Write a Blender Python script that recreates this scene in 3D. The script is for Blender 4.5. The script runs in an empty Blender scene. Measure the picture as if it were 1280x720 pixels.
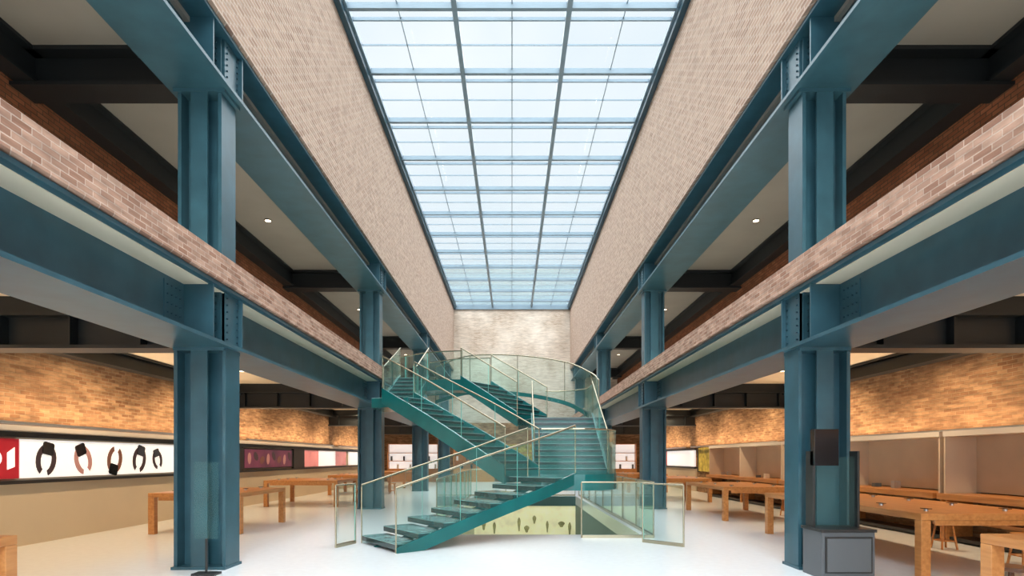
import bpy, math, random
from mathutils import Vector
random.seed(4)
S=bpy.context.scene
# ------------------------------------------------------------------ materials
def newmat(name):
    m=bpy.data.materials.new(name); m.use_nodes=True
    nt=m.node_tree; return m,nt,nt.nodes['Principled BSDF']
def plain(name,col,rough=.5,metal=0,var=0.0,scale=3,bump=0,spec=None,emit=None,es=0):
    m,nt,p=newmat(name)
    p.inputs['Base Color'].default_value=(*col,1); p.inputs['Roughness'].default_value=rough
    p.inputs['Metallic'].default_value=metal
    if spec is not None: p.inputs['Specular IOR Level'].default_value=spec
    if emit: p.inputs['Emission Color'].default_value=(*emit,1); p.inputs['Emission Strength'].default_value=es
    if var>0 or bump>0:
        g=nt.nodes.new('ShaderNodeNewGeometry'); n=nt.nodes.new('ShaderNodeTexNoise')
        n.inputs['Scale'].default_value=scale; n.inputs['Detail'].default_value=6
        nt.links.new(g.outputs['Position'],n.inputs['Vector'])
        if var>0:
            r=nt.nodes.new('ShaderNodeValToRGB')
            r.color_ramp.elements[0].position=.3; r.color_ramp.elements[1].position=.7
            r.color_ramp.elements[0].color=(*[c*(1-var) for c in col],1)
            r.color_ramp.elements[1].color=(*[min(1,c*(1+var)) for c in col],1)
            nt.links.new(n.outputs['Fac'],r.inputs['Fac']); nt.links.new(r.outputs['Color'],p.inputs['Base Color'])
        if bump>0:
            b=nt.nodes.new('ShaderNodeBump'); b.inputs['Strength'].default_value=bump; b.inputs['Distance'].default_value=.02
            nt.links.new(n.outputs['Fac'],b.inputs['Height']); nt.links.new(b.outputs['Normal'],p.inputs['Normal'])
    return m
def brick(name,c1,c2,mortar,stain,stainamt=.4,w=.22,h=.075,ms=.008,nscale=.9,bump=.5,rough=(.84,1.15)):
    m,nt,p=newmat(name); L=nt.links.new; N=nt.nodes.new
    g=N('ShaderNodeNewGeometry'); s=N('ShaderNodeSeparateXYZ'); L(g.outputs['Position'],s.inputs[0])
    a=N('ShaderNodeMath'); a.operation='ADD'; L(s.outputs[0],a.inputs[0]); L(s.outputs[1],a.inputs[1])
    c=N('ShaderNodeCombineXYZ'); L(a.outputs[0],c.inputs[0]); L(s.outputs[2],c.inputs[1])
    b=N('ShaderNodeTexBrick'); L(c.outputs[0],b.inputs['Vector'])
    b.inputs['Scale'].default_value=1; b.inputs['Brick Width'].default_value=w; b.inputs['Row Height'].default_value=h
    b.inputs['Mortar Size'].default_value=ms; b.inputs['Mortar Smooth'].default_value=.3; b.inputs['Bias'].default_value=0
    b.inputs['Color1'].default_value=(*c1,1); b.inputs['Color2'].default_value=(*c2,1); b.inputs['Mortar'].default_value=(*mortar,1)
    n=N('ShaderNodeTexNoise'); n.inputs['Scale'].default_value=nscale; n.inputs['Detail'].default_value=8; n.inputs['Roughness'].default_value=.65
    L(g.outputs['Position'],n.inputs['Vector'])
    r=N('ShaderNodeMapRange'); r.inputs[1].default_value=.38; r.inputs[2].default_value=.68; r.inputs[3].default_value=0; r.inputs[4].default_value=stainamt
    L(n.outputs['Fac'],r.inputs[0])
    mx=N('ShaderNodeMixRGB'); L(r.outputs[0],mx.inputs[0]); L(b.outputs['Color'],mx.inputs[1]); mx.inputs[2].default_value=(*stain,1)
    n2=N('ShaderNodeTexNoise'); n2.inputs['Scale'].default_value=5; n2.inputs['Detail'].default_value=4
    mp=N('ShaderNodeMapping'); mp.inputs['Scale'].default_value=(.5,.5,3); L(g.outputs['Position'],mp.inputs[0]); L(mp.outputs[0],n2.inputs['Vector'])
    r2=N('ShaderNodeMapRange'); r2.inputs[1].default_value=.3; r2.inputs[2].default_value=.7; r2.inputs[3].default_value=rough[0]; r2.inputs[4].default_value=rough[1]
    L(n2.outputs['Fac'],r2.inputs[0])
    mu=N('ShaderNodeMixRGB'); mu.blend_type='MULTIPLY'; mu.inputs[0].default_value=1; L(mx.outputs[0],mu.inputs[1]); L(r2.outputs[0],mu.inputs[2])
    L(mu.outputs[0],p.inputs['Base Color'])
    bp=N('ShaderNodeBump'); bp.invert=True; bp.inputs['Strength'].default_value=bump; bp.inputs['Distance'].default_value=.015
    L(b.outputs['Fac'],bp.inputs['Height']); L(bp.outputs['Normal'],p.inputs['Normal'])
    p.inputs['Roughness'].default_value=.9; p.inputs['Specular IOR Level'].default_value=.2
    return m
def glass(name,tint,refl=.12,body=None,bodyfac=0):
    m=bpy.data.materials.new(name); m.use_nodes=True; nt=m.node_tree; nt.nodes.clear(); N=nt.nodes.new; L=nt.links.new
    o=N('ShaderNodeOutputMaterial'); t=N('ShaderNodeBsdfTransparent'); t.inputs[0].default_value=(*tint,1)
    g=N('ShaderNodeBsdfGlossy'); g.inputs['Roughness'].default_value=.03; g.inputs[0].default_value=(.9,1,.98,1)
    lw=N('ShaderNodeLayerWeight'); lw.inputs[0].default_value=refl
    mp=N('ShaderNodeMath'); mp.operation='MULTIPLY'; mp.inputs[1].default_value=.6; L(lw.outputs['Fresnel'],mp.inputs[0])
    mx=N('ShaderNodeMixShader'); L(mp.outputs[0],mx.inputs[0]); L(t.outputs[0],mx.inputs[1]); L(g.outputs[0],mx.inputs[2])
    last=mx
    if body:
        d=N('ShaderNodeBsdfDiffuse'); d.inputs[0].default_value=(*body,1)
        m2=N('ShaderNodeMixShader'); m2.inputs[0].default_value=bodyfac; L(mx.outputs[0],m2.inputs[1]); L(d.outputs[0],m2.inputs[2]); last=m2
    L(last.outputs[0],o.inputs[0]); return m
def wood(name,c1,c2,rough=.35):
    m,nt,p=newmat(name); L=nt.links.new; N=nt.nodes.new
    g=N('ShaderNodeNewGeometry'); mp=N('ShaderNodeMapping'); mp.inputs['Scale'].default_value=(14,1.2,14); L(g.outputs['Position'],mp.inputs[0])
    n=N('ShaderNodeTexNoise'); n.inputs['Scale'].default_value=1.5; n.inputs['Detail'].default_value=6; L(mp.outputs[0],n.inputs['Vector'])
    r=N('ShaderNodeValToRGB'); r.color_ramp.elements[0].position=.3; r.color_ramp.elements[1].position=.7
    r.color_ramp.elements[0].color=(*c1,1); r.color_ramp.elements[1].color=(*c2,1)
    L(n.outputs['Fac'],r.inputs[0]); L(r.outputs[0],p.inputs['Base Color']); p.inputs['Roughness'].default_value=rough
    return m

STEEL=plain('steel_teal_paint',(.030,.092,.122),.36,0,.18,2.5)
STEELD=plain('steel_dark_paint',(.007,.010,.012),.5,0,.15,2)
BOLT=plain('bolt_paint',(.018,.06,.085),.4)
BR_NAVE=brick('brick_limewashed',(.32,.20,.145),(.50,.36,.275),(.58,.48,.40),(.50,.38,.30),.45,ms=.014,bump=.9)
BR_BACK=brick('brick_plastered',(.40,.31,.235),(.52,.43,.34),(.60,.51,.43),(.74,.66,.57),1,nscale=.45)
BR_BAND=brick('brick_peach_band',(.30,.155,.105),(.54,.35,.26),(.62,.47,.38),(.36,.21,.15),.5,ms=.007,h=.066,w=.2,nscale=5,bump=1,rough=(.75,1.25))
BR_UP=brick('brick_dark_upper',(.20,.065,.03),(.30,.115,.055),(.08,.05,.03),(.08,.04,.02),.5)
BR_WARM=brick('brick_warm_ochre',(.24,.12,.06),(.46,.28,.15),(.40,.29,.18),(.18,.10,.055),.85,nscale=.8,bump=1,rough=(.65,1.3))
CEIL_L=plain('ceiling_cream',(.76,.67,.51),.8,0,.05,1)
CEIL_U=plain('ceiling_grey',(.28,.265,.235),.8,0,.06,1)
FLOOR=plain('polished_terrazzo',(.86,.91,.94),.18,0,.03,9)
PLAST=plain('wall_panel_beige',(.60,.49,.35),.7,0,.03,1)
WHITE=plain('white_laminate',(.72,.66,.58),.5)
TAN=plain('shelf_bay_tan',(.66,.54,.41),.5,0,.04,2)
TRIM=plain('dark_trim',(.02,.02,.02),.4)
OAK=wood('oak_wood',(.45,.17,.045),(.62,.28,.09))
DKW=wood('walnut_wood',(.12,.05,.025),(.22,.10,.05))
SK=plain('skylight_frame_paint',(.17,.25,.31),.45,0,.05,2)
SKE=plain('skylight_edge_paint',(.015,.06,.09),.45)
GL=glass('balustrade_glass',(.94,.985,.975),.10,(.5,.85,.80),.022)
GLE=plain('glass_edge_green',(.16,.50,.45),.15)
SKGL=glass('skylight_glass',(.97,.985,.99),.05)
TEAL=plain('stair_teal_steel',(.007,.125,.125),.2,0,.2,1.5)
TREAD=plain('stair_tread',(.010,.038,.042),.15,0,.25,6)
TREADT=plain('stair_tread_glass_top',(.20,.36,.36),.06,0,.3,5)
RAIL=plain('rail_steel',(.42,.38,.27),.25,.8)
SCREEN=plain('black_screen',(.01,.01,.012),.1)
ALU=plain('aluminium',(.6,.6,.62),.3,.8)
GREY=plain('grey_plinth',(.10,.11,.12),.5)
LAMP=plain('lamp_lens',(1,.9,.7),.4,emit=(1,.82,.55),es=6)
LBOX=plain('lightbox_white',(.85,.85,.83),.3,0,.03,3,emit=(1,.97,.95),es=.6)
RED=plain('lightbox_red',(.35,.01,.02),.4,emit=(.8,.03,.05),es=.2)
MAR=plain('poster_maroon',(.10,.02,.05),.3,0,.8,1.6,emit=(.25,.08,.14),es=.2)
PINK=plain('poster_pink',(.8,.25,.25),.3,0,.35,2,emit=(1,.4,.35),es=.3)
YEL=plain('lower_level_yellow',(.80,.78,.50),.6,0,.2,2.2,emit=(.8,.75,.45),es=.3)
DKT=plain('dark_teal_blotch',(.04,.10,.10),.5)
OLV=plain('olive_blotch',(.36,.34,.15),.6,0,.3,4)
GREENP=plain('poster_green_yellow',(.55,.45,.08),.5,0,.5,4)

# ------------------------------------------------------------------ mesh builder
class B:
    def __init__(s,name): s.n=name; s.v=[]; s.f=[]; s.m=[]; s.mats=[]; s.sm=[]
    def mi(s,mat):
        if mat not in s.mats: s.mats.append(mat)
        return s.mats.index(mat)
    def add(s,vs,fs,mat,smooth=False):
        o=len(s.v); s.v+= [tuple(v) for v in vs]; i=s.mi(mat)
        for f in fs: s.f.append([o+k for k in f]); s.m.append(i); s.sm.append(smooth)
    def box(s,x0,x1,y0,y1,z0,z1,mat):
        x0,x1=sorted((x0,x1)); y0,y1=sorted((y0,y1)); z0,z1=sorted((z0,z1))
        s.add([(x0,y0,z0),(x1,y0,z0),(x1,y1,z0),(x0,y1,z0),(x0,y0,z1),(x1,y0,z1),(x1,y1,z1),(x0,y1,z1)],
              [(0,3,2,1),(4,5,6,7),(0,1,5,4),(1,2,6,5),(2,3,7,6),(3,0,4,7)],mat)
    def cyl(s,p0,p1,r,mat,n=12,r1=None):
        p0=Vector(p0);p1=Vector(p1);d=(p1-p0).normalized(); r1=r if r1 is None else r1
        a=d.orthogonal().normalized(); b=d.cross(a); vs=[]
        for p,rr in((p0,r),(p1,r1)):
            for i in range(n):
                t=2*math.pi*i/n; vs.append(p+a*rr*math.cos(t)+b*rr*math.sin(t))
        fs=[(i,(i+1)%n,n+(i+1)%n,n+i) for i in range(n)]
        s.add(vs,fs,mat,True); s.add(vs,[tuple(reversed(range(n))),tuple(range(n,2*n))],mat)
    def tube(s,pts,r,mat,n=10):
        for a,b in zip(pts[:-1],pts[1:]):
            if (Vector(a)-Vector(b)).length>1e-4: s.cyl(a,b,r,mat,n)
    def prism(s,poly,thick,mat):
        n=len(poly); t=Vector(thick); vs=[Vector(p) for p in poly]+[Vector(p)+t for p in poly]
        s.add(vs,[tuple(range(n)),tuple(reversed(range(n,2*n)))]+[(i,n+i,n+(i+1)%n,(i+1)%n) for i in range(n)],mat)
    def ribbon(s,pts,th,mat,edge=None): # pts (x,y,zb,zt)
        n=len(pts); vs=[]
        for i,p in enumerate(pts):
            a=Vector(pts[max(0,i-1)][:2]); b=Vector(pts[min(n-1,i+1)][:2]); t=(b-a).normalized(); nn=Vector((-t.y,t.x))*th/2
            vs+=[(p[0]-nn.x,p[1]-nn.y,p[2]),(p[0]+nn.x,p[1]+nn.y,p[2]),(p[0]+nn.x,p[1]+nn.y,p[3]),(p[0]-nn.x,p[1]-nn.y,p[3])]
        fs=[];fe=[]
        for i in range(n-1):
            k=4*i; fs+=[(k,k+4,k+7,k+3),(k+1,k+2,k+6,k+5)]; fe+=[(k,k+1,k+5,k+4),(k+3,k+7,k+6,k+2)]
        fe+=[(0,3,2,1),(4*n-4,4*n-3,4*n-2,4*n-1)]
        s.add(vs,fs,mat); s.add(vs,fe,edge or mat)
    def done(s,bevel=0):
        vs=[Vector(v) for v in s.v]
        lo=[min(v[i] for v in vs) for i in range(3)]; hi=[max(v[i] for v in vs) for i in range(3)]
        c=Vector(((lo[0]+hi[0])/2,(lo[1]+hi[1])/2,lo[2]))
        me=bpy.data.meshes.new(s.n); me.from_pydata([v-c for v in vs],[],s.f)
        for m in s.mats: me.materials.append(m)
        me.polygons.foreach_set('material_index',s.m); me.polygons.foreach_set('use_smooth',s.sm); me.update()
        o=bpy.data.objects.new(s.n,me); o.location=c; S.collection.objects.link(o)
        if bevel:
            md=o.modifiers.new('bevel','BEVEL'); md.width=bevel; md.segments=2; md.limit_method='ANGLE'
        return o

CY=[-1.6,8.3,18.2,28.1,38.0]
YF,YB=-3.5,39.7
XC=4.50      # column / beam centre line
# ------------------------------------------------------------------ shell
OX0,OX1,OY0,OY1=-1.6,2.7,12.1,24.5
f=B('floor')
f.box(-9,OX0,YF,YB,-.35,0,FLOOR); f.box(OX1,9,YF,YB,-.35,0,FLOOR)
f.box(OX0,OX1,YF,OY0,-.35,0,FLOOR); f.box(OX0,OX1,OY1,YB,-.35,0,FLOOR)
f.done()
w=B('lower_level_stairwell')
w.box(OX0-.15,OX0,OY0-.15,OY1+.15,-3.2,-.35,TEAL); w.box(OX1,OX1+.15,OY0-.15,OY1+.15,-3.2,-.35,DKT)
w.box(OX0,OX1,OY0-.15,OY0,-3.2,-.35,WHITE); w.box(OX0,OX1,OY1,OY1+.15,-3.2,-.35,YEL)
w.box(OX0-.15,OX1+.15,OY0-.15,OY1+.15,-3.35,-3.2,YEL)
w.box(OX0,OX1,OY1-.03,OY1,-.42,-.01,DKT)
for x,z,a,b_ in((-1.2,-1.2,.18,.5),(-.75,-1.35,.12,.5),(.3,-1.2,.12,.6),(.62,-1.4,.2,.3),(.95,-1.0,.14,.35),(1.5,-1.3,.1,.5),(2.1,-1.2,.25,.25),(2.45,-1.4,.12,.6)):
    w.prism([(x+a*.5*math.cos(t)*(1+.3*math.sin(3*t)),OY1-.04,z+b_*.5*math.sin(t)) for t in [i*math.pi/8 for i in range(16)]],(0,.03,0),OLV)
w.done()
for sgn,side in((-1,'left'),(1,'right')):
    def X(a): return sgn*a
    b=B('wall_'+side); b.box(X(9),X(9.3),YF,YB,0,4.05,BR_WARM); b.done()
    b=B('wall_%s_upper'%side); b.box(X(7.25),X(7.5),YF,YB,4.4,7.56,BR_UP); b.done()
    b=B('wall_%s_nave'%side); b.box(X(4.0),X(4.4),YF,YB,7.7,12.0,BR_NAVE); b.done()
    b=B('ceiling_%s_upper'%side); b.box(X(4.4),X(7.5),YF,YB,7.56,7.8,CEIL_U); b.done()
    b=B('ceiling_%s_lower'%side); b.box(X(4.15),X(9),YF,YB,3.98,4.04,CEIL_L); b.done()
    b=B('mezzanine_floor_'+side); b.box(X(4.12),X(9.3),YF,YB,4.05,4.36,CEIL_L); b.done()
    b=B('brick_parapet'); b.box(X(4.0),X(4.12),YF,YB-.01,4.06,4.42,BR_BAND); b.done()
b=B('wall_back'); b.box(-9.3,9.3,YB,YB+.3,0,4.05,BR_WARM); b.box(-7.5,7.5,YB,YB+.3,4.05,12.2,BR_BACK); b.done()
b=B('window_front')
for x in [-9,-6.8,-4.4,-2.2,0,2.2,4.4,6.8,9]:
    b.box(x-.05,x+.05,YF-.15,YF-.02,0,12 if abs(x)<5 else 4.05,SK)
for z in (0.03,3.9): b.box(-9,9,YF-.14,YF-.03,z,z+.1,SK)
for z in (7,11.9): b.box(-4.4,4.4,YF-.14,YF-.03,z,z+.1,SK)
b.box(-9,9,YF-.1,YF-.08,0,4,SKGL); b.box(-4.4,4.4,YF-.1,YF-.08,4,12,SKGL); b.done()

# ------------------------------------------------------------------ beams
def ibeam(b,xc,z0,z1,y0,y1,fw,mat,ft=.05,wt=.04):
    b.box(xc-fw/2,xc+fw/2,y0,y1,z0,z0+ft,mat); b.box(xc-fw/2,xc+fw/2,y0,y1,z1-ft,z1,mat); b.box(xc-wt/2,xc+wt/2,y0,y1,z0+ft,z1-ft,mat)
for s in(-1,1):
    for z0,z1 in((3.2,4.04),(6.92,7.68)):
        b=B('steel_beam'); fw=.9
        ibeam(b,s*XC,z0,z1,YF,YB,fw,STEEL)
        for cy in CY:
            for dy in(-.42,.42,):
                b.box(s*XC-fw/2+.03,s*XC+fw/2-.03,cy+dy-.015,cy+dy+.015,z0+.05,z1-.05,STEEL)
            for xs in(-1,1):
                for dy in (-.7,.7):
                    b.box(s*XC+xs*.02,s*XC+xs*.035,cy+dy-.2,cy+dy+.2,z0+.12,z1-.12,STEEL)
                    if cy<25:
                        for by in(-.14,-.05,.05,.14):
                            for k in range(5):
                                zz=z0+.18+k*(z1-z0-.36)/4
                                b.cyl((s*XC+xs*.035,cy+dy+by,zz),(s*XC+xs*.05,cy+dy+by,zz),.014,BOLT,6)
        b.done()
    for cy in CY:
        b=B('steel_cross_beam')
        xa,xb=sorted((s*4.9,s*9.0))
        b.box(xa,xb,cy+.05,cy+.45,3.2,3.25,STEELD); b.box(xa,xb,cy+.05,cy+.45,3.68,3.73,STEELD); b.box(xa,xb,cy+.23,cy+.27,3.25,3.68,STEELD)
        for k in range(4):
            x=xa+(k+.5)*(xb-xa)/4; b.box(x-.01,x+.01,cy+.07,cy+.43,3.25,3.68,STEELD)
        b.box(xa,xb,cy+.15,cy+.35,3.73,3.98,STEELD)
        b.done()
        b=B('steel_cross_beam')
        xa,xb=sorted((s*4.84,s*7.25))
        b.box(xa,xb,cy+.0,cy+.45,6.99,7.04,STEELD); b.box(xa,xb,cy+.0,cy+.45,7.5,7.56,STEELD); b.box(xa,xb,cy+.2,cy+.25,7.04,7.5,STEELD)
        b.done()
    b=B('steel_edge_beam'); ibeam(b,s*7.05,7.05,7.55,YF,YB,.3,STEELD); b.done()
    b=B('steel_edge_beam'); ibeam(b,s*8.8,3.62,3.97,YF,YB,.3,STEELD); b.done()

# ------------------------------------------------------------------ columns
def column(s,cy):
    b=B('steel_column'); xc=s*XC
    def seg(h,z0,z1):
        for k in(-1,1):
            b.box(xc+k*h-.025,xc+k*h+.025,cy,cy+.42,z0,z1,STEEL)
        b.box(xc-h,xc+h,cy+.19,cy+.23,z0,z1,STEEL)
        b.box(xc-.02,xc+.02,cy,cy+.42,z0,z1,STEEL)
        for yy in(cy-.02,cy+.41): b.box(xc-.12,xc+.12,yy,yy+.03,z0,z1,STEEL)
    seg(.35,0.04,3.2); seg(.33,3.2,4.04); seg(.29,4.04,6.92)
    b.box(xc-.39,xc+.39,cy-.05,cy+.46,0,.04,STEEL)
    for z in(3.15,6.87): b.box(xc-.37,xc+.37,cy-.03,cy+.45,z,z+.05,STEEL)
    for z0,z1 in((3.25,4.0),(6.97,7.64)):
        b.box(xc-.33,xc+.33,cy-.05,cy-.02,z0,z1,STEEL); b.box(xc-s*.34-.02,xc-s*.34+.02,cy,cy+.42,z0,z1,STEEL)
        if cy<25:
            for dx in(-.26,.26):
                for k in range(7):
                    zz=z0+.08+k*(z1-z0-.16)/6; b.cyl((xc+dx,cy-.065,zz),(xc+dx,cy-.05,zz),.016,BOLT,6)
            for yy in(cy+.06,cy+.36):
                for k in range(7):
                    zz=z0+.08+k*(z1-z0-.16)/6; b.cyl((xc-s*.36,yy,zz),(xc-s*.38,yy,zz),.014,BOLT,6)
    b.done()
for s in(-1,1):
    for cy in CY: column(s,cy)

# ------------------------------------------------------------------ skylight
b=B('skylight')
for s in(-1,1):
    b.box(s*4.0,s*3.86,YF,YB,11.85,12.15,SKE); b.box(s*3.86,s*3.80,YF,YB,12.02,12.15,SK)
    b.box(s*1.33-.06,s*1.33+.06,YF,YB,11.98,12.15,SK)
for x in(-2.66,0,2.66): b.box(x-.012,x+.012,YF,YB,12.1,12.15,SK)
for i in range(-7,12):
    y=13.35+2.25*i
    b.box(-3.9,3.9,y-.05,y+.05,12.0,12.14,SK)
    b.box(-3.9,3.9,y+.40,y+.44,12.06,12.14,SK)
    b.box(-3.9,3.9,y+1.3,y+1.315,12.1,12.14,SK)
b.box(-4,4,YB-.15,YB,11.85,12.15,SK)
b.box(-4,4,YF,YB,12.15,12.17,SKGL)
b.done()

# ------------------------------------------------------------------ stair
def cat(P,n):
    P=[Vector(p) for p in P]; Q=[P[0]*2-P[1]]+P+[P[-1]*2-P[-2]]; out=[]
    for i in range(len(P)-1):
        a,b_,c,d=Q[i:i+4]
        for k in range(n):
            t=k/n; out.append(.5*((2*b_)+(c-a)*t+(2*a-5*b_+4*c-d)*t*t+(3*b_-a-3*c+d)*t**3))
    out.append(P[-1]); return out
class Path:
    def __init__(s,P):
        s.p=cat(P,16); s.l=[0]
        for a,b_ in zip(s.p[:-1],s.p[1:]): s.l.append(s.l[-1]+(b_-a).length)
    def at(s,u):
        L=u*s.l[-1]
        for i in range(len(s.p)-1):
            if L<=s.l[i+1]+1e-9:
                t=(L-s.l[i])/(s.l[i+1]-s.l[i]); p=s.p[i].lerp(s.p[i+1],t)
                a=s.p[max(0,i-1)]; b_=s.p[min(len(s.p)-1,i+2)]; d=(b_-a).normalized(); return p,Vector((-d.y,d.x))
st=B('glass_staircase')
def flight(P,wid,z0,z1,n,sides=(1,1),steps=True,depth=.24,up=.08,glassh=1.0,risers=True,inset=(0,0),soffit=True,th=.075,topcol=None):
    pa=Path(P); rise=(z1-z0)/n
    if steps:
        for i in range(n):
            u0=max(0,(i-.15)/n); u1=(i+1)/n; z=z0+(i+1)*rise
            p,a=pa.at(u0); q,c=pa.at(u1); h=wid/2-.03
            pts=[p+a*h,p-a*h,q-c*h,q+c*h]
            def sl(za,zb,mat):
                vs=[(v.x,v.y,za) for v in pts]+[(v.x,v.y,zb) for v in pts]
                st.add(vs,[(0,1,2,3),(4,7,6,5),(0,4,5,1),(1,5,6,2),(2,6,7,3),(3,7,4,0)],mat)
            sl(z-th,z-.012,TREAD); sl(z-.012,z,TREADT)
            if risers:
                p,a=pa.at(i/n); st.ribbon([(p.x+a.x*h,p.y+a.y*h,z-rise,z-.05),(p.x-a.x*h,p.y-a.y*h,z-rise,z-.05)],.02,TEAL)
    m=max(12,n*2); sm=[]
    for i in range(m+1):
        u=i/m; p,a=pa.at(u); sm.append((p,a,z0+(z1-z0)*u+(rise*.5 if steps else 0)))
    vs=[];fs=[]
    for p,a,z in sm:
        hl=wid/2-.02-inset[0]; hr=wid/2-.02-inset[1]; zz=max(.01,z-depth)
        vs+=[(p.x+a.x*hl,p.y+a.y*hl,zz),(p.x-a.x*hr,p.y-a.y*hr,zz),(p.x-a.x*hr,p.y-a.y*hr,zz+.04),(p.x+a.x*hl,p.y+a.y*hl,zz+.04)]
    for i in range(m):
        k=4*i; fs+=[(k,k+1,k+5,k+4),(k+3,k+7,k+6,k+2)]
    if soffit: st.add(vs,fs,TEAL)
    if not steps:
        st.add([(v[0],v[1],v[2]+depth-.05) for v in vs],fs,TREADT)
    for k,sd in enumerate((1,-1)):
        o=wid/2-inset[k]
        zt=up if inset[k]==0 else -.10
        line=[(p.x+a.x*sd*o,p.y+a.y*sd*o,max(.0,z-depth-.04),max(.02,z+zt)) for p,a,z in sm]
        st.ribbon(line,.06,TEAL)
        if sides[k]:
            o=wid/2
            line=[(p.x+a.x*sd*o,p.y+a.y*sd*o,0,z+up) for p,a,z in sm]
            L=len(line); seg=max(3,L//max(1,round(pa.l[-1]/1.4)))
            i=0
            while i<L-1:
                j=min(L-1,i+seg)
                if L-1-j<2: j=L-1
                st.ribbon([(q[0],q[1],q[3]-.12,q[3]+glassh-up) for q in line[i:j+1]],.022,GL,GLE)
                i=j
            for q in (line[0],line[-1]): st.cyl((q[0],q[1],max(0,q[3]-.25)),(q[0],q[1],q[3]+glassh-up),.014,RAIL,8)
            st.tube([(q[0],q[1],q[3]+glassh-up+.02) for q in line],.02,RAIL)
def slab(poly,z,guard=()):
    st.prism([(x,y,z-.28) for x,y in poly],(0,0,.26),TEAL)
    st.prism([(x,y,z-.02) for x,y in poly],(0,0,.02),TREADT)
    for line in guard:
        st.ribbon([(x,y,z-.28,z+.06) for x,y in line],.05,TEAL)
        st.ribbon([(x,y,z+.04,z+1.0) for x,y in line],.022,GL,GLE)
        st.tube([(x,y,z+1.02) for x,y in line],.02,RAIL)
flight([(-2.4,10.3),(-1.25,11.15),(-.1,11.95),(.85,12.75)],1.5,0,1.2,8,risers=False,inset=(.6,.0),depth=.18,up=.02,soffit=False,th=.1)
arc=[(.62,12.15)]+[(1.25+1.1*math.cos(t),13.2+1.1*math.sin(t)) for t in [(-75+i*75/8)*math.pi/180 for i in range(9)]]+[(2.35,14.2)]
slab([(.62,12.15)]+arc[1:]+[(.55,14.2),(.2,13.9),(.2,12.9)],1.2,[arc])
flight([(1.45,14.2),(1.47,15.7),(1.5,17.2)],1.8,1.2,2.8,10)
arc2=[(2.4,17.2)]+[(1.3+1.1*math.cos(t),18.0+1.1*math.sin(t)) for t in [i*100/8*math.pi/180 for i in range(9)]]
slab([(.6,17.2)]+arc2+[(.2,18.6)],2.8,[arc2])
flight([(.65,18.1),(-.25,18.8),(-1.2,19.5)],1.6,2.8,4.1,7,depth=.28,up=.12)
flight([(-1.2,19.5),(-2.5,20.4),(-4.0,22.4)],1.6,4.1,4.36,2,steps=False)
flight([(.25,13.5),(-1.3,14.9),(-3.2,16.3)],1.2,1.2,3.3,12,depth=.24,up=.14)
slab([(-3.95,16.2),(-2.85,15.8),(-2.85,17.6),(-3.95,17.6)],3.3,[[(-2.87,16.8),(-2.87,17.6)]])
flight([(-3.42,17.6),(-3.42,18.9),(-3.42,20.2)],1.0,3.3,4.36,6,depth=.24)
slab([(-3.95,20.2),(-2.9,20.2),(-2.9,21.2),(-3.95,21.9)],4.36)
G=cat([(-3.0,22.6,5.2),(-1.6,21.9,5.5),(.2,21.0,5.35),(1.8,19.7,4.9),(2.5,18.2,4.3),(2.55,16.9,3.9)],8)
st.ribbon([(p.x,p.y,p.z-1.35,p.z) for p in G],.022,GL,GLE)
st.tube([tuple(p) for p in G],.024,RAIL)
st.ribbon([(p.x,p.y,p.z-1.47,p.z-1.33) for p in G],.06,TEAL)
for p in G[::8]: st.cyl((p.x,p.y,p.z-1.4),tuple(p),.014,RAIL,8)
st.done()

def guard(name,pts,h=1.1,posts=True):
    b=B(name)
    for (x0,y0),(x1,y1) in zip(pts[:-1],pts[1:]):
        L=math.hypot(x1-x0,y1-y0); n=max(1,round(L/1.6))
        for i in range(n):
            a=(i/n); c=((i+1)/n-.02/L*0.8); 
            b.ribbon([(x0+(x1-x0)*a,y0+(y1-y0)*a,.04,h),(x0+(x1-x0)*c,y0+(y1-y0)*c,.04,h)],.02,GL,GLE)
            b.ribbon([(x0+(x1-x0)*a,y0+(y1-y0)*a,0,.06),(x0+(x1-x0)*c,y0+(y1-y0)*c,0,.06)],.05,RAIL)
            if posts: b.cyl((x0+(x1-x0)*a,y0+(y1-y0)*a,0),(x0+(x1-x0)*a,y0+(y1-y0)*a,h+.01),.016,RAIL)
    x,y=pts[-1]; b.cyl((x,y,0),(x,y,h+.01),.016,RAIL)
    b.tube([(x,y,h+.02) for x,y in pts],.016,RAIL)
    b.done()
guard('glass_balustrade',[(2.85,24.6),(2.85,11.6),(1.4,11.6)])
guard('glass_balustrade',[(-1.75,13.4),(-1.75,24.6),(2.7,24.65)])
guard('glass_balustrade',[(3.1,10.4),(2.5,11.0)])
guard('glass_balustrade',[(-3.15,10.3),(-2.95,10.85)])

# ------------------------------------------------------------------ tables
def table(x0,x1,y0,y1,items=0):
    b=B('wooden_table'); h=.87
    b.box(x0,x1,y0,y1,h-.09,h,OAK)
    lw=.13
    for x in(x0,x1-lw):
        for y in(y0,y1-lw): b.box(x,x+lw,y,y+lw,0,h-.09,OAK)
    b.box(x0+.2,x1-.2,y0+.02,y0+.05,h-.16,h-.09,OAK)
    b.done(.008)
    for i in range(items):
        yy=y0+.4+(y1-y0-.8)*i/max(1,items-1)
        for xx in(x0+.35,x1-.45):
            o=B('smartphone'); o.box(xx-.035,xx+.035,yy-.07,yy+.07,h+.03,h+.038,SCREEN); o.cyl((xx,yy,h),(xx,yy,h+.03),.03,ALU); o.done()
table(-7.65,-5.7,12.1,14.5,3)
table(-8.2,-5.75,19.0,21.4,3); table(-8.0,-5.75,25.0,27.5,3); table(-8,-5.75,31,33.5,2)
table(-6.6,-4.72,3.4,5.5,2)
table(5.4,7.3,7.6,12.3,5); table(5.4,7.3,14.7,17.9,3); table(5.4,7.3,21,24.2,3); table(5.4,7.3,27,30.2,3)
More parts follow.
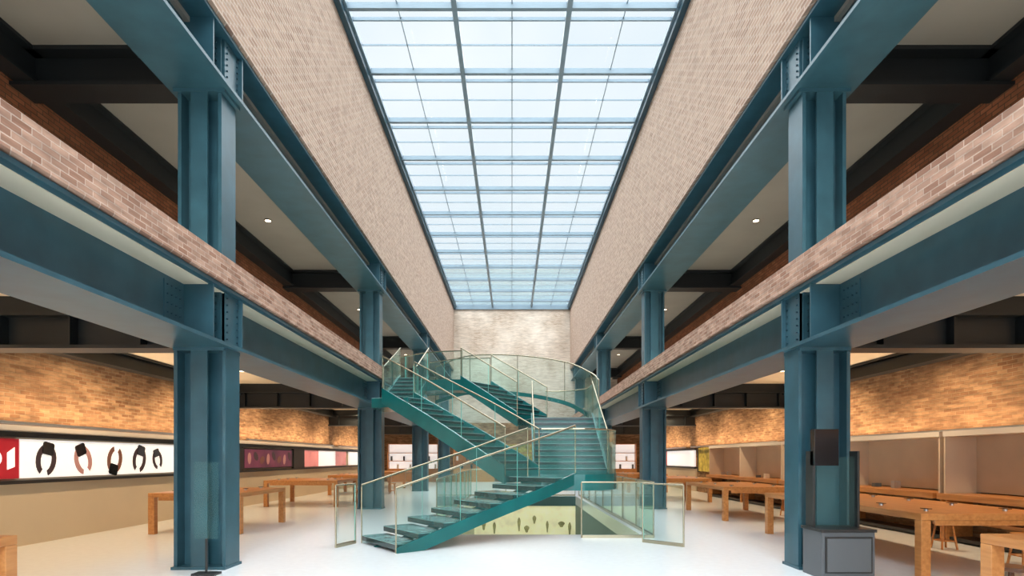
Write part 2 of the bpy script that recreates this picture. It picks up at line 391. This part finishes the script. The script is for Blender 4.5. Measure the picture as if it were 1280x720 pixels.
table(4.55,6.4,3.6,5.6,3)
def stool(x,y,W_=OAK):
    b=B('wooden_stool')
    b.cyl((x,y,.44),(x,y,.48),.17,W_,20)
    for i in range(4):
        t=math.pi/4+i*math.pi/2; b.cyl((x+.19*math.cos(t),y+.19*math.sin(t),0),(x+.12*math.cos(t),y+.12*math.sin(t),.44),.018,W_,8)
    for i in range(4):
        t=math.pi/4+i*math.pi/2;u=t+math.pi/2; b.cyl((x+.17*math.cos(t),y+.17*math.sin(t),.15),(x+.17*math.cos(u),y+.17*math.sin(u),.15),.011,W_,8)
    b.done()
for x,y in((7.65,8.6),(7.65,10.2),(5.05,9.4),(5.2,6.0),(5.9,6.1),(7.65,16),(5.05,22.6),(-5.4,20.5),(-5.4,26.0)): stool(x,y,DKW if y<7 else OAK)

# ------------------------------------------------------------------ left wall display
b=B('wall_display_lightbox'); XW=-9
def P(y0,y1,z0,z1,mat,d0=0,d1=.1): b.box(XW+d0,XW+d1,y0,y1,z0,z1,mat)
P(YF,39.6,.0,1.14,PLAST,0,.05); P(YF,39.6,1.14,1.2,TRIM,0,.16); P(YF,39.6,1.98,2.08,TRIM,0,.16); P(YF,39.6,2.08,2.2,WHITE,0,.1)
P(YF,39.6,1.2,1.98,PLAST,0,.04)
P(8,10.4,1.24,1.95,RED); P(10.42,18.4,1.24,1.95,LBOX); P(19.0,23.4,1.24,1.95,TRIM); P(19.15,23.25,1.28,1.91,MAR,.1,.11)
P(24.6,30.9,1.24,1.95,PINK); P(26.5,29,1.24,1.95,LBOX,.1,.11); P(31.5,38.5,1.24,1.95,LBOX)
P(18.4,19,1.2,1.98,TRIM,0,.14); P(23.4,24.6,1.2,1.98,TRIM,0,.14)
def ell(cy,cz,ry,rz,n=20,rot=0): return [(XW+.1,cy+ry*math.cos(t)*math.cos(rot)-rz*math.sin(t)*math.sin(rot),cz+ry*math.cos(t)*math.sin(rot)+rz*math.sin(t)*math.cos(rot)) for t in [2*math.pi*i/n for i in range(n)]]
STR=plain('watch_strap_dark',(.06,.04,.05),.4); STR2=plain('watch_strap_brown',(.22,.10,.07),.4); STR3=plain('watch_strap_pink',(.55,.3,.3),.4)
for i,(cy,sc,rot) in enumerate([(11.0,1,-.2),(11.95,1,.35),(12.9,1,2.9),(13.75,1,-.25),(14.45,.8,.3),(15.9,.7,.2),(16.6,.7,-.25),(17.3,.7,.4)]):
    m=[STR,STR3,STR2,STR][i%4]; N_=22
    o=ell(cy,1.57,.24*sc,.31*sc,N_,rot); n_=ell(cy,1.57,.13*sc,.21*sc,N_,rot)
    for k in range(N_):
        if 14<k<18: continue
        b.prism([o[k],o[(k+1)%N_],n_[(k+1)%N_],n_[k]],(.01,0,0),m)
    ca,sa=math.cos(rot),math.sin(rot)
    c=[(XW+.1,cy+(dy*ca-(dz+.22)*sa)*sc,1.57+(dy*sa+(dz+.22)*ca)*sc) for dy,dz in((-.13,-.09),(-.10,-.12),(.10,-.12),(.13,-.09),(.13,.09),(.10,.12),(-.10,.12),(-.13,.09))]
    b.prism(c,(.02,0,0),SCREEN)
b.prism(ell(9.9,1.6,.14,.14),(.01,0,0),LBOX); b.prism([(XW+.1,10.15,1.4),(XW+.1,10.3,1.45),(XW+.1,10.3,1.8),(XW+.1,10.15,1.7)],(.01,0,0),LBOX)
for i in range(8): b.prism([(XW+.11,*v[1:]) for v in ell(19.5+i*.5,1.6+.08*math.sin(i*2),.13,.2,12,i)],(.003,0,0),[STR3,STR,STR2][i%3])
b.done()
# ------------------------------------------------------------------ right shelving
def shelf(y0,y1):
    b=B('wall_shelving_unit'); A=8.3; W=9.0
    b.box(8.92,W,y0,y1,.95,2.02,TAN); b.box(A,W,y0,y1,2.02,2.12,WHITE); b.box(A-.12,W,y0,y1,.82,.93,OAK)
    b.box(8.85,W,y0,y1,0,.82,BR_WARM); b.box(A+.05,W,y0,y1,.40,.46,OAK); b.box(A+.1,W,y0,y1,.03,.10,TRIM)
    n=2
    for i in range(n+1):
        y=y0+(y1-y0)*i/n; b.box(A+.02,W,y-.04 if i else y,y+.04 if i<n else y,.93,2.02,TAN); b.box(A+.05,W,max(y0,y-.04),min(y1,y+.04),0,.82,OAK)
    for k in range(9):
        yy=y0+.4+k*.68
        if random.random()<.4: b.box(8.6,8.75,yy,yy+random.uniform(.08,.16),.93,.93+random.uniform(.08,.16),random.choice([SCREEN,GREY,WHITE,ALU]))
        if random.random()<.6: b.box(8.5,8.8,yy,yy+.3,.46,.46+random.uniform(.08,.2),random.choice([GREY,WHITE,DKW]))
    b.done()
for y0 in(4.6,11.2,17.8): shelf(y0,y0+6.5)
b=B('wall_poster')
b.box(8.9,9,24.8,27.5,1.0,2.1,GREENP); b.box(8.88,9,24.7,24.8,.95,2.15,TRIM); b.box(8.88,9,27.5,27.6,.95,2.15,TRIM); b.done()
b=B('wall_display_lightbox'); b.box(8.92,9,28,38.5,.0,1.1,PLAST); b.box(8.9,9,28.2,33,1.2,2.0,LBOX); b.box(8.9,9,33.4,38.2,1.2,2.0,PINK); b.box(8.85,9,28,38.5,2.02,2.1,TRIM); b.box(8.85,9,28,38.5,1.1,1.18,TRIM); b.done()
for x0,x1,m in((-8.5,-5,LBOX),(-4,-1.2,OAK),(-.8,1.6,GREENP),(2.0,4.2,OAK),(5,8.5,LBOX)):
    b=B('display_cabinet'); yb=39.68
    b.box(x0,x1,yb-.5,yb,0,.9,OAK); b.box(x0,x1,yb-.1,yb,.9,2.6,m); b.box(x0,x0+.08,yb-.5,yb,.9,2.6,OAK); b.box(x1-.08,x1,yb-.5,yb,.9,2.6,OAK)
    for z in(1.4,1.95,2.55): b.box(x0,x1,yb-.45,yb,z,z+.05,OAK)
    for k in range(8):
        xx=x0+.2+(x1-x0-.5)*k/7; b.box(xx,xx+.12,yb-.35,yb-.2,.9 if k%2 else 1.45,(.9 if k%2 else 1.45)+.3,random.choice([SCREEN,WHITE,GREY]))
    b.done()
# ------------------------------------------------------------------ column kiosks
b=B('display_kiosk'); b.box(4.10,4.80,7.62,8.12,0,.62,GREY); b.box(4.08,4.82,7.6,8.14,.62,.66,TRIM)
b.box(4.14,4.76,7.6,7.62,.08,.56,TRIM); b.box(4.16,4.74,7.595,7.6,.10,.54,GREY)
b.box(4.13,4.16,7.9,8.1,.66,1.7,TRIM); b.box(4.74,4.77,7.9,8.1,.66,1.7,TRIM)
b.box(4.13,4.46,7.86,7.98,1.5,2.0,SCREEN); b.box(4.16,4.74,7.97,7.99,.66,1.62,GL); b.done(.01)
b=B('glass_sign_stand'); b.box(-4.36,-4.04,7.9,7.93,.5,1.55,GL); b.box(-4.21,-4.19,7.9,7.93,.03,.5,TRIM); b.box(-4.36,-4.04,7.82,8.02,0,.03,TRIM); b.done()

# ------------------------------------------------------------------ lights
def downlight(x,y,z,power,col=(1,.72,.42),size=2.2,tilt=0):
    b=B('ceiling_downlight'); b.cyl((x,y,z-.02),(x,y,z),.09,TRIM,16); b.cyl((x,y,z-.025),(x,y,z-.02),.07,LAMP,16); o=b.done()
    l=bpy.data.lights.new('downlight_lamp','SPOT'); l.energy=power; l.color=col; l.spot_size=size; l.spot_blend=.6; l.shadow_soft_size=.07
    lo=bpy.data.objects.new('downlight_lamp',l); lo.rotation_euler=(0,tilt,0); S.collection.objects.link(lo)
    lo.parent=o; lo.location=(0,0,-.04)
for s in(-1,1):
    for i in range(9):
        y=3.3+i*4.1
        if any(abs(y-(c+.25))<.4 for c in CY): y+=.7
        downlight(s*7.3,y,3.98,280,(1,.73,.45),tilt=-s*.35)
    for y in(4.6,14.4,23,33): downlight(s*6.1,y,7.56,90,(1,.85,.68))
def fill_strip(x,y0,y1,z,e,col,tilt):  # added strips with area lamps, tucked out of view to brighten the aisles
    b=B('added_fill_strip'); b.box(x-.05,x+.05,y0,y1,z,z+.05,ALU); o=b.done()
    L=(y1-y0)
    l=bpy.data.lights.new('added_fill_lamp','AREA'); l.shape='RECTANGLE'; l.size=.08; l.size_y=L; l.energy=e*L; l.color=col
    lo=bpy.data.objects.new('added_fill_lamp',l); lo.rotation_euler=(0,math.pi+tilt,0); S.collection.objects.link(lo); lo.parent=o; lo.location=(0,0,.055)
for s in(-1,1):
    for y0,y1 in((-3,8),(9,18),(19,28),(29,37.8)):
        fill_strip(s*8.72,y0,y1,2.2 if s<0 else 2.125,10,(1,.69,.42),s*.15)  # added fill for aisle brick and lower ceiling
        fill_strip(s*4.32,y0,y1,4.36,11,(1,.88,.74),s*.5)  # added fill for upper ceiling, hidden behind the parapet
def sun(name,rot,e,ang,col):
    l=bpy.data.lights.new(name,'SUN'); l.energy=e; l.angle=math.radians(ang); l.color=col
    o=bpy.data.objects.new(name,l); o.rotation_euler=rot; o.location=(0,0,20); S.collection.objects.link(o)
sun('overcast_sky_light',(0,0,0),10.2,130,(.98,.99,1))
sun('street_daylight',(math.radians(68),0,0),3.2,70,(.98,.99,1))
W=bpy.data.worlds.new('World'); S.world=W; W.use_nodes=True; nt=W.node_tree; bg=nt.nodes['Background']
tc=nt.nodes.new('ShaderNodeTexCoord'); n=nt.nodes.new('ShaderNodeTexNoise'); n.inputs['Scale'].default_value=2.5; n.inputs['Detail'].default_value=4
r=nt.nodes.new('ShaderNodeValToRGB'); r.color_ramp.elements[0].position=.35; r.color_ramp.elements[1].position=.65
r.color_ramp.elements[0].color=(.70,.80,.87,1); r.color_ramp.elements[1].color=(.87,.91,.94,1)
nt.links.new(tc.outputs['Generated'],n.inputs['Vector']); nt.links.new(n.outputs['Fac'],r.inputs['Fac']); nt.links.new(r.outputs['Color'],bg.inputs['Color'])
bg.inputs['Strength'].default_value=1.13
S.view_settings.view_transform='Standard'
cam=bpy.data.cameras.new('camera'); cam.sensor_width=36; cam.lens=20.25; cam.shift_y=213/1280; cam.clip_end=200
co=bpy.data.objects.new('camera',cam); co.location=(0,0,1.6); co.rotation_euler=(math.pi/2,0,0); S.collection.objects.link(co); S.camera=co
